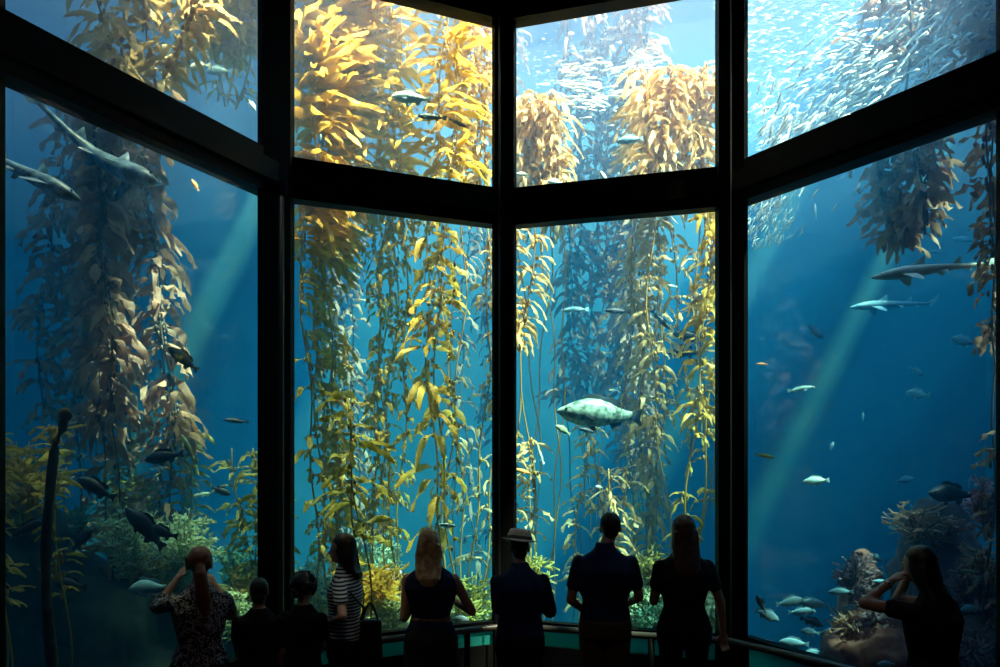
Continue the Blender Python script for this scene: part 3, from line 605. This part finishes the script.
# ------------------------------------------------------------------ lower panels and handrail
TEAL = mat('frosted_teal_panel', (.05, .55, .52), .35, trans=.85)
for i, nm in enumerate(('left', 'center_left', 'center_right', 'right')):
    A, B, pa, pb = panels[nm]; a, c = on_line(A, B, pa), on_line(A, B, pb)
    b = MB(); seg_box(b, a, c, Z_SILL, .57 if i != 3 else .60, .02, .03); struct('x', b, TEAL).name = 'window_%d' % (13 + i)
    b = MB(); seg_box(b, a, c, .55 if i != 3 else .58, .62 if i != 3 else .66, .05, .04); struct('x', b, BLACK).name = 'trim_%d' % (13 + i)
RAILM = mat('rail_brown_steel', (.045, .035, .028), .4, spec=.4)
def handrail():
    pts = []
    def on(A, B, t, off, z): p = A.lerp(B, t) + offs(A, B, off); return Vector((p.x, p.y, z))
    pts = [on(LE2, CL, .1, .30, .64), on(LE2, CL, .9, .34, .65), on(CL, C0, .08, .36, .655), on(CL, C0, .5, .35, .66), on(CL, C0, .93, .38, .665), on(C0, CR, .10, .36, .665), on(C0, CR, .55, .32, .66), on(C0, CR, .93, .30, .665), on(CR, RE2, .10, .24, .68), on(CR, RE2, .5, .16, .71), on(CR, RE2, .95, .14, .74)]
    sm = []
    for i in range(len(pts) - 1):
        p0, p1, p2, p3 = pts[max(0, i - 1)], pts[i], pts[i + 1], pts[min(len(pts) - 1, i + 2)]
        for k in range(6):
            t = k / 6; sm.append(.5 * ((2 * p1) + (p2 - p0) * t + (2 * p0 - 5 * p1 + 4 * p2 - p3) * t * t + (3 * p1 - p0 - 3 * p2 + p3) * t ** 3))
    sm.append(pts[-1]); base = Vector((sm[30].x, sm[30].y, 0)); root = empty('handrail', base); tag(root, 'low dark handrail curving along the foot of the aquarium windows', 'handrail')
    b = MB(); b.tube([p - base + Vector((0, 0, -.028)) for p in sm], .03, 10); b.build('rail', RAILM, root, True)
    for px in (120, 245, 340, 468, 546, 658, 740, 830, 900):
        q = min(sm, key=lambda p: abs(500 + p.x / p.y * F - px)); k = MB()
        k.tube([Vector((q.x, q.y, 0)) - base, Vector((q.x, q.y, q.z - .03)) - base], .028, 10); k.tube([Vector((q.x, q.y, 0)) - base, Vector((q.x, q.y, .02)) - base], .06, 12)
        k.build('post', BLACK, root, True)
handrail()
# polished vertical post in front of each mullion
for i, (px, D, w_, h0, h1) in enumerate(((281, 6.86, .05, 0, 4.27), (499.5, 7.8, .016, 0, 6.2), (731, 7.13, .012, 0, 6.2))):
    p = P(px, 0, D); b = MB(); b.tube([(p.x, p.y, h0), (p.x, p.y, h1)], w_ / 2, 12); struct('x', b, mat('polished_steel', (.10, .10, .10), .28, metal=.9)).name = 'trim_%d' % (20 + i)
b = MB(); p = P(281, 0, 6.86); b.tube([(p.x, p.y, 4.27), (p.x, p.y, 4.36)], .05, 12); struct('x', b, BLACK).name = 'trim_24'
# ------------------------------------------------------------------ people
def fuse(mb, name, m, parent, voxel=.011, smooth=4, extra=None):
    me = mb.mesh(name); o = bpy.data.objects.new('tmp', me); COL.objects.link(o)
    md = o.modifiers.new('r', 'REMESH'); md.mode = 'VOXEL'; md.voxel_size = voxel; md.adaptivity = 0
    sm = o.modifiers.new('s', 'SMOOTH'); sm.iterations = smooth; sm.factor = .5
    dg = bpy.context.evaluated_depsgraph_get(); dg.update()
    out = bpy.data.meshes.new_from_object(o.evaluated_get(dg)); bpy.data.objects.remove(o); bpy.data.meshes.remove(me)
    out.materials.clear(); out.name = name
    return link_mesh(name, out, m, parent)
def cap(mb, a, b, ra, rb, n=12):
    a, b = Vector(a), Vector(b); k = 5
    mb.tube([a.lerp(b, i / k) for i in range(k + 1)], [ra + (rb - ra) * i / k for i in range(k + 1)], n)
    mb.ball(a, ra, n, 8); mb.ball(b, rb, n, 8)
def loft(mb, rings, n=20):      # rings: (z, rx, ry, yoff[, xoff])
    vs = []
    for q in rings:
        z, rx, ry, yo = q[:4]; xo = q[4] if len(q) > 4 else 0
        vs += [(xo + rx * math.copysign(abs(math.cos(t)) ** .85, math.cos(t)), yo + ry * math.copysign(abs(math.sin(t)) ** .85, math.sin(t)), z) for t in [2 * PI * k / n for k in range(n)]]
    m_ = len(rings); mb.add(vs, [(i * n + k, i * n + (k + 1) % n, (i + 1) * n + (k + 1) % n, (i + 1) * n + k) for i in range(m_ - 1) for k in range(n)] + [tuple(range(n))[::-1], tuple((m_ - 1) * n + k for k in range(n))])
SKIN = mat('skin', (.42, .22, .15), .55, col2=(.46, .25, .17), scale=12)
def cloth(name, c, c2=None, scale=30): return mat(name, c, .85, col2=c2, scale=scale, spec=.15)
def stripes(name, a, b_, freq):
    m = mat(name, a, .85, spec=.15); N = m.node_tree.nodes; L = m.node_tree.links
    tc = N.new('ShaderNodeTexCoord'); wv = N.new('ShaderNodeTexWave'); wv.bands_direction = 'Z'; wv.inputs['Scale'].default_value = freq; wv.inputs['Distortion'].default_value = .25
    cr = N.new('ShaderNodeValToRGB'); cr.color_ramp.interpolation = 'CONSTANT'; cr.color_ramp.elements[0].color = (*a, 1); cr.color_ramp.elements[1].position = .5; cr.color_ramp.elements[1].color = (*b_, 1)
    L.new(tc.outputs['Object'], wv.inputs[0]); L.new(wv.outputs[0], cr.inputs[0]); L.new(cr.outputs[0], N['Principled BSDF'].inputs['Base Color']); return m
def floral(name):
    m = mat(name, (.02, .02, .03), .8, spec=.15); N = m.node_tree.nodes; L = m.node_tree.links
    tc = N.new('ShaderNodeTexCoord'); nz = N.new('ShaderNodeTexNoise'); nz.inputs['Scale'].default_value = 17; nz.inputs['Detail'].default_value = 2; nz.inputs['Distortion'].default_value = 2.6
    cr = N.new('ShaderNodeValToRGB'); cr.color_ramp.interpolation = 'CONSTANT'; e = cr.color_ramp.elements
    e[0].color = (.015, .015, .02, 1); e[1].position = .50; e[1].color = (.42, .40, .42, 1); k = e.new(.58); k.color = (.015, .015, .02, 1)
    L.new(tc.outputs['Object'], nz.inputs[0]); L.new(nz.outputs[0], cr.inputs[0]); L.new(cr.outputs[0], N['Principled BSDF'].inputs['Base Color']); return m
HAIR = {'black': mat('hair_black', (.008, .006, .005), .5, col2=(.02, .014, .010), scale=30, bump=.6), 'brown': mat('hair_brown', (.05, .022, .012), .5, col2=(.12, .05, .025), scale=34, bump=.6),
        'auburn': mat('hair_auburn', (.13, .04, .015), .5, col2=(.22, .075, .03), scale=34, bump=.6), 'blonde': mat('hair_blonde', (.70, .46, .20), .45, col2=(.34, .19, .08), scale=26, bump=.6)}
def person(label, px, D, H, rz, top, bottom, hair, elb, wri, topm, botm, hairm, sleeves=.5, hem=.93, width=1.0, girth=1.0, head_tilt=(0, 0), neck=0, lean=0, female=False, shoem=None):
    """elb, wri: elbow and wrist as ((px, py, nearer/farther m), ...) for the left and the right arm"""
    s = H / 1.75; base = Vector(((px - 500) * D / F, D, 0)); root = empty('person', base, math.radians(rz)); tag(root, label, 'person', 'visitors at the aquarium window')
    Ri = Matrix.Rotation(-math.radians(rz), 3, 'Z')
    J = lambda q: Ri @ (P(q[0], q[1], D + q[2]) - base)
    sw = .175 * s * width * (.93 if female else 1); g = girth * s
    shl = [Vector((-sw, 0, 1.372 * s)), Vector((sw, 0, 1.372 * s))]
    # keep real arm lengths whatever the pixels say
    E, Wr = [], []
    for k in (0, 1):
        e = J(elb[k]); d = e - shl[k]; e = shl[k] + d.normalized() * (.295 * s); E.append(e)
        w_ = J(wri[k]); d = w_ - e; Wr.append(e + d.normalized() * (.245 * s))
    def torso(mb, ex, z0=.84, fem=female):
        wst = .118 if fem else .138; hp = .172 if fem else .160
        loft(mb, [(z0 * s, (hp - .02) * g + ex, .10 * g + ex, 0), (.92 * s, hp * g + ex, .112 * g + ex, -.008), (1.0 * s, (hp * .6 + wst * .4) * g + ex, .10 * g + ex, -.004), (1.09 * s, wst * g + ex, .092 * g + ex, 0),
                  (1.2 * s, (wst + .018) * g * width + ex, .10 * g + ex, 0), (1.31 * s, .158 * g * width + ex, .108 * g + ex, 0), (1.385 * s, .165 * s * width + ex, .088 * s + ex, -.004), (1.425 * s, .125 * s * width + ex, .070 * s + ex, -.006), (1.46 * s, .088 * s + ex, .062 * s + ex, -.004), (1.50 * s, .056 * s + ex * .8, .056 * s + ex * .7, .002)])
    hz = 1.635 * s; tx, ty = head_tilt; hc = Vector((tx, .02 * s + ty, hz + .0))
    b = MB(); torso(b, 0)
    cap(b, (0, 0, 1.44 * s), hc + Vector((-tx * .3, -.012, -.07 * s)), .056 * s, .052 * s)
    b.ball(hc + Vector((0, 0, .02 * s)), (.074 * s, .092 * s, .093 * s), 20, 14)          # skull
    b.ball(hc + Vector((0, .03 * s, -.05 * s)), (.055 * s, .062 * s, .062 * s), 16, 10)    # face and jaw
    b.ball(hc + Vector((0, .066 * s, -.092 * s)), (.024 * s, .024 * s, .018 * s), 10, 8)   # chin
    cap(b, hc + Vector((0, .088 * s, .0)), hc + Vector((0, .108 * s, -.032 * s)), .009 * s, .014 * s, 8)   # nose
    b.ball(hc + Vector((0, .088 * s, -.062 * s)), (.024 * s, .012 * s, .009 * s), 10, 6)   # lips
    for k in (-1, 1): b.ball(hc + Vector((k * .076 * s, -.004, -.012 * s)), (.012 * s, .020 * s, .032 * s), 10, 8)
    for k in (0, 1):
        sg = (-1, 1)[k]; sh, e, w_ = shl[k], E[k], Wr[k]
        cap(b, sh, e, .044 * s, .037 * s); cap(b, e, w_, .037 * s, .025 * s)
        d = (w_ - e).normalized(); side = d.cross(Vector((0, 0, 1)))
        side = (side if side.length > .2 else d.cross(Vector((0, 1, 0)))).normalized(); nrm = side.cross(d)
        pc = w_ + d * .045 * s; rot = Matrix((side, d, nrm)).transposed()
        b.ball(pc, (.040 * s, .050 * s, .016 * s), 12, 8, rot)
        for f, (o_, l_) in enumerate(((-.030, .066), (-.011, .076), (.010, .071), (.029, .056))):
            r0 = pc + side * o_ * s + d * .036 * s; m1 = r0 + (d * .85 - nrm * .5) * l_ * .5 * s; m2 = m1 + (d * .35 - nrm * .9) * l_ * .45 * s
            cap(b, r0, m1, .0088 * s, .008 * s, 8); cap(b, m1, m2, .008 * s, .007 * s, 8)
        t0 = w_ + d * .018 * s - side * sg * .028 * s; t1 = t0 + (d * .6 - side * sg * .8) * .034 * s; cap(b, t0, t1, .0115 * s, .0095 * s, 8); cap(b, t1, t1 + (d * .9 - nrm * .3) * .028 * s, .0095 * s, .008 * s, 8)
        hp, kn, an = Vector((sg * .088 * g, 0, .90 * s)), Vector((sg * .095 * s, .02, .49 * s)), Vector((sg * .10 * s, -.015, .085 * s))
        cap(b, hp, kn, .083 * g, .054 * s); cap(b, kn, an, .055 * s, .036 * s); b.ball(kn.lerp(an, .3) + Vector((0, -.018, 0)), (.052 * s, .056 * s, .10 * s), 12, 8)
        cap(b, an, an + Vector((sg * .01, -.02, -.035 * s)), .036 * s, .034 * s)
    fuse(b, 'body', SKIN, root, .0085, 3)
    for k in (-1, 1):
        e = MB(); e.ball(hc + Vector((k * .030 * s, .083 * s, .004)), .011 * s, 10, 8); e.build('eye', mat('eye_white', (.5, .48, .45), .2), root, True)
    # shoes
    for sg in (-1, 1):
        k = MB(); a = Vector((sg * .105 * s, -.03, .048)); cap(k, a, a + Vector((sg * .03, .17 * s, -.008)), .046 * s, .040 * s); k.box((a.x + sg * .014, a.y + .085 * s, .016), (.085 * s, .26 * s, .03))
        for i, v in enumerate(k.v): k.v[i] = (v[0], v[1], max(0.001, v[2]))
        fuse(k, 'shoe', shoem or cloth('shoe_dark', (.012, .012, .014)), root, .012, 2)
    # top
    c = MB(); ex = .014
    torso(c, ex, hem - .06 if hem < .9 else .9)
    if sleeves > 0:
        for k in (0, 1):
            c.ball(shl[k], .046 * s + ex * .6, 12, 8)
            if sleeves <= 1: cap(c, shl[k], shl[k].lerp(E[k], sleeves), .045 * s + ex * .8, .042 * s + ex * 1.2)
            else: cap(c, shl[k], E[k], .045 * s + ex * .8, .042 * s + ex); cap(c, E[k], E[k].lerp(Wr[k], sleeves - 1), .042 * s + ex, .032 * s + ex)
    if 'collar' in top: loft(c, [(1.45 * s, .088 * s, .078 * s, -.004), (1.525 * s, .070 * s, .066 * s, .002)])
    fuse(c, 'dress' if 'dress' in top else 'shirt', topm, root, .0105, 3)
    # bottom
    c = MB()
    if bottom == 'skirt': loft(c, [(.42 * s, .25 * s, .21 * s, 0), (.6 * s, .235 * s, .19 * s, 0), (.78 * s, .215 * s, .165 * s, 0), (.92 * s, .19 * g, .135 * g, -.005), (1.03 * s, .145 * g, .112 * g, 0), (1.06 * s, .135 * g, .105 * g, 0)], 28)
    else:
        loft(c, [(.80 * s, .165 * g + .015, .11 * g + .012, 0), (.92 * s, (.175 if female else .163) * g + .014, .115 * g + .012, -.008), (1.02 * s, .142 * g + .012, .10 * g + .01, 0)])
        for sg in (-1, 1):
            hp, kn, an = Vector((sg * .088 * g, 0, .88 * s)), Vector((sg * .098 * s, .02, .49 * s)), Vector((sg * .102 * s, -.015, .10 * s))
            if bottom == 'shorts': cap(c, hp, kn.lerp(hp, .1), .092 * g, .088 * s)
            else: cap(c, hp, kn, .092 * g, .068 * s); cap(c, kn, an, .068 * s, .055 * s)
    fuse(c, {'skirt': 'skirt', 'shorts': 'shorts'}.get(bottom, 'trousers'), botm, root, .0115, 3)
    # hair
    c = MB(); h0 = hc + Vector((0, 0, .02 * s)); r_ = random.Random(int(px))
    if hair != 'bald':
        if hair == 'short': c.ball(h0 + Vector((0, -.010, .010)), (.081 * s, .097 * s, .096 * s), 18, 12); c.ball(h0 + Vector((0, -.045, -.045)), (.062 * s, .055 * s, .06 * s), 14, 10)
        else: c.ball(h0 + Vector((0, -.014, .012)), (.088 * s, .100 * s, .100 * s), 18, 12)
        if hair in ('long', 'longer', 'shoulder', 'wavy'):
            z1 = {'long': 1.30, 'longer': 1.22, 'shoulder': 1.40, 'wavy': 1.33}[hair] * s
            yy = lambda t: ty * t
            loft(c, [(z1, .055 * s, .026 * s, -.110 * s, tx * .2), (z1 + .06 * s, .096 * s, .040 * s, -.098 * s, tx * .3), (1.46 * s, .104 * s, .052 * s, -.068 * s + yy(.4), tx * .6), (1.54 * s, .104 * s, .068 * s, -.034 * s + yy(.85), tx * .9), (1.62 * s, .096 * s, .086 * s, -.012 * s + ty, tx), (1.70 * s, .078 * s, .078 * s, -.008 * s + ty, tx), (1.735 * s, .045 * s, .048 * s, -.005 * s + ty, tx)])
            for i in range(12 if hair == 'wavy' else 9):
                a = r_.uniform(-1, 1); x0 = a * .085 * s; pts = []
                for j in range(9):
                    t = j / 8; z = 1.64 * s + (z1 - 1.64 * s) * t * r_.uniform(.92, 1.03)
                    pts.append((tx * (1 - t * .6) + x0 * (1.1 - .25 * t) + (.014 if hair == 'wavy' else .005) * math.sin(j * 1.4 + i), -.085 * s - .03 * s * t + .03 * abs(a) + ty * (1 - t), z))
                c.tube(pts, [.016] * 6 + [.013, .010, .006], 7)
        if hair == 'ponytail':
            pt = [h0 + Vector((.0, -.095 * s, -.02)), h0 + Vector((.01, -.125 * s, -.06)), h0 + Vector((.018, -.125 * s, -.14)), h0 + Vector((.025, -.125 * s, -.22)), h0 + Vector((.035, -.125 * s, -.31)), h0 + Vector((.04, -.12 * s, -.37))]
            c.tube(pt, [.03, .036, .045, .048, .036, .014], 12)
        if hair == 'curly':
            for i in range(150):
                v = Vector((r_.gauss(0, 1), r_.gauss(-.3, .9), r_.gauss(.3, .8))).normalized()
                c.ball(h0 + Vector((v.x * .088, v.y * .10 - .008, v.z * .098 + .01)) * 1, .014, 8, 6)
        for i, v in enumerate(c.v):     # leave the face free
            if v[1] > hc.y + .045 * s and v[2] < hc.z + .05 * s: c.v[i] = (v[0], hc.y + .02 * s, v[2])
        fuse(c, 'hair', HAIR[hairm], root, .009, 2)
    return root, s, hc, shl, E, Wr
NAVY = cloth('navy_cotton', (.012, .02, .06), (.018, .03, .08)); DARK = cloth('dark_cotton', (.012, .012, .016), (.02, .02, .024)); KHAKI = cloth('khaki_cotton', (.10, .07, .045), (.13, .09, .055))
# woman photographing the tank
cw = person('woman with an auburn ponytail and patterned shirt holding a camera to her face', 200, 5.5, 1.60, 16, 'shirt', 'trousers', 'ponytail', ((160, 606, .12), (229, 610, .22)), ((186, 566, .32), (208, 572, .36)), floral('patterned_shirt'), DARK, 'auburn', sleeves=1.3, female=True, width=1.05, girth=1.1)
def child_obj(b, name, m, root, smooth=True): return b.build(name, m, root, smooth)
def camera_thing():
    root, s, hc, shl, E, Wr = cw; bpy.context.view_layer.update()
    rt = root.location + Matrix.Rotation(root.rotation_euler.z, 3, 'Z') @ (hc + Vector((-.035, .15, -.01)))
    c = empty('camera_body', rt, root.rotation_euler.z); c.name = 'photo_camera'; tag(c, 'black camera held up by the woman with the auburn ponytail', 'camera')
    CM = mat('camera_black', (.012, .012, .012), .4)
    b = MB(); b.box((0, 0, 0), (.13, .05, .085)); b.box((0, 0, .05), (.05, .045, .03)); o = b.build('body', CM, c); md = o.modifiers.new('b', 'BEVEL'); md.width = .006
    b = MB(); b.tube([(0, .02, 0), (0, .09, 0), (0, .095, 0)], [.033, .033, .036], 20); b.build('lens', CM, c, True)
camera_thing()
person('child standing behind the glass mullion beside the camera woman, left of the other child', 259, 5.75, 1.36, 5, 'shirt', 'trousers', 'short', ((238, 638, .05), (281, 640, .05)), ((242, 668, .12), (279, 668, .12)), DARK, DARK, 'black', sleeves=.6, width=1.0)
person('child with round curly hair in front of the striped shirt woman', 303, 5.95, 1.345, -10, 'shirt', 'trousers', 'curly', ((284, 638, .05), (322, 640, .06)), ((288, 655, .16), (318, 655, .16)), DARK, DARK, 'black', sleeves=.6, width=.98)
sw_ = person('woman in profile with shoulder length black hair and a striped shirt', 345, 6.2, 1.61, 84, 'shirt', 'shorts', 'shoulder', ((340, 594, -.2), (348, 594, .22)), ((330, 622, -.15), (328, 618, .15)), stripes('striped_shirt', (.62, .62, .62), (.03, .03, .04), 13), DARK, 'black', sleeves=.55, female=True, width=1.0, girth=1.1)
bl_ = person('blonde woman in a sleeveless dark dress with a brown belt', 431, 6.2, 1.64, -4, 'dress', 'skirt', 'wavy', ((407, 588, .0), (459, 588, .0)), ((420, 596, .25), (446, 596, .25)), NAVY, DARK, 'blonde', sleeves=0, female=True, head_tilt=(-.02, .03), width=1.12, girth=1.12)
ht = person('man in a pale brimmed hat and navy shirt', 520, 6.3, 1.60, 6, 'shirt collar', 'trousers', 'short', ((498, 600, .08), (547, 598, .06)), ((508, 606, .3), (528, 606, .3)), NAVY, DARK, 'black', sleeves=.95, width=1.08, girth=1.15, head_tilt=(0, .03))
tm = person('tall bareheaded man in a dark polo shirt and khaki shorts', 605, 6.5, 1.742, -2, 'shirt collar', 'shorts', 'short', ((572, 594, -.02), (639, 596, .05)), ((586, 612, .16), (622, 606, .28)), NAVY, KHAKI, 'black', sleeves=.6, width=1.14, girth=1.15, head_tilt=(.045, .02))
person('woman with long straight brown hair and a dark top, right of the tall man', 684, 6.3, 1.735, 4, 'shirt', 'trousers', 'long', ((656, 590, .06), (716, 590, .03)), ((660, 564, .26), (722, 620, .06)), DARK, DARK, 'brown', sleeves=.5, female=True, width=1.1, girth=1.12)
rw = person('woman bending her head and shading her eyes with a raised arm', 933, 5.0, 1.66, 34, 'shirt', 'trousers', 'longer', ((868, 604, .02), (900, 600, .22)), ((906, 569, .12), (912, 566, .3)), DARK, DARK, 'black', sleeves=.45, female=True, width=1.12, girth=1.2, head_tilt=(.0, .07))
# the parts and things people wear and carry
def wr(b, name, m, root): return b.build(name, m, root, True)
root, s, hc, shl, E, Wr = rw
b = MB(); d = (Wr[0] - E[0]).normalized(); b.tube([Wr[0] - d * .045, Wr[0] - d * .03], .031, 16); wr(b, 'wristwatch', mat('watch_steel', (.5, .5, .5), .25, metal=.8), root)
root, s, hc, *_ = bl_
b = MB(); loft(b, [(1.035 * s, .165 * s, .122 * s, 0), (1.085 * s, .155 * s, .120 * s, 0)], 28); wr(b, 'belt', mat('leather_brown', (.10, .035, .012), .45), root)
def hat():
    root, s, hc, *_ = ht; w_ = root.location + Matrix.Rotation(root.rotation_euler.z, 3, 'Z') @ (hc + Vector((0, -.002, .052)))
    h = empty('brimmed_hat', w_, root.rotation_euler.z); h.rotation_euler.x = math.radians(-8); h.rotation_euler.y = math.radians(7); tag(h, 'pale straw hat with a dark band on the man in navy', 'hat')
    HM = mat('straw', (.80, .62, .46), .8, col2=(.62, .46, .32), scale=60, bump=.4)
    def lathe(prof, n=32, ys=1.12):
        b = MB(); vs = [(r_ * math.cos(t), r_ * ys * math.sin(t), z + (.018 * abs(math.cos(t)) ** 2 if r_ > .11 else 0)) for r_, z in prof for t in [2 * PI * k / n for k in range(n)]]
        m_ = len(prof); b.add(vs, [(i * n + k, i * n + (k + 1) % n, (i + 1) * n + (k + 1) % n, (i + 1) * n + k) for i in range(m_ - 1) for k in range(n)]); return b
    b = lathe([(.092, .002), (.134, -.010), (.136, -.005), (.100, .008), (.094, .012), (.091, .04), (.080, .072), (.066, .088), (.05, .090), (.03, .078), (.002, .070)]); b.build('crown', HM, h, True)
    b = lathe([(.096, .010), (.0965, .012), (.094, .034), (.0925, .035)]); b.build('hat_band', mat('band_dark', (.04, .03, .03), .7), h, True)
hat()
def bag():
    root, s, hc, shl, *_ = sw_; p = P(370, 619, 6.12); o = Vector((p.x, p.y, p.z)); g = empty('shoulder_bag', o, math.radians(8)); tag(g, 'dark shoulder bag hanging at the hip of the striped shirt woman', 'bag')
    BM = mat('bag_leather', (.02, .02, .025), .4)
    b = MB(); b.prism([(-.075, -.05), (.085, -.05), (.085, .05), (-.075, .05)], -.30, 0)
    for i, v in enumerate(b.v): b.v[i] = (v[0] * (1.1 if v[2] < -.1 else .95), v[1], v[2])
    o_ = b.build('bag_body', BM, g); md = o_.modifiers.new('b', 'BEVEL'); md.width = .02; md.segments = 3
    for sy in (-.035, .035):
        b = MB(); b.tube([(-.055 + .11 * t / 10, sy, .0 + .11 * math.sin(PI * t / 10)) for t in range(11)], .006, 8); b.build('handle', BM, g, True)
    sh = root.location + Vector((.02, -.12, 1.36 * s)) - o
    b = MB(); b.tube([(-.07, 0, -.01), (sh * .35) + Vector((.02, -.02, 0)), sh * .7 + Vector((.012, -.02, 0)), sh], .008, 8); b.build('strap', BM, g, True)
bag()
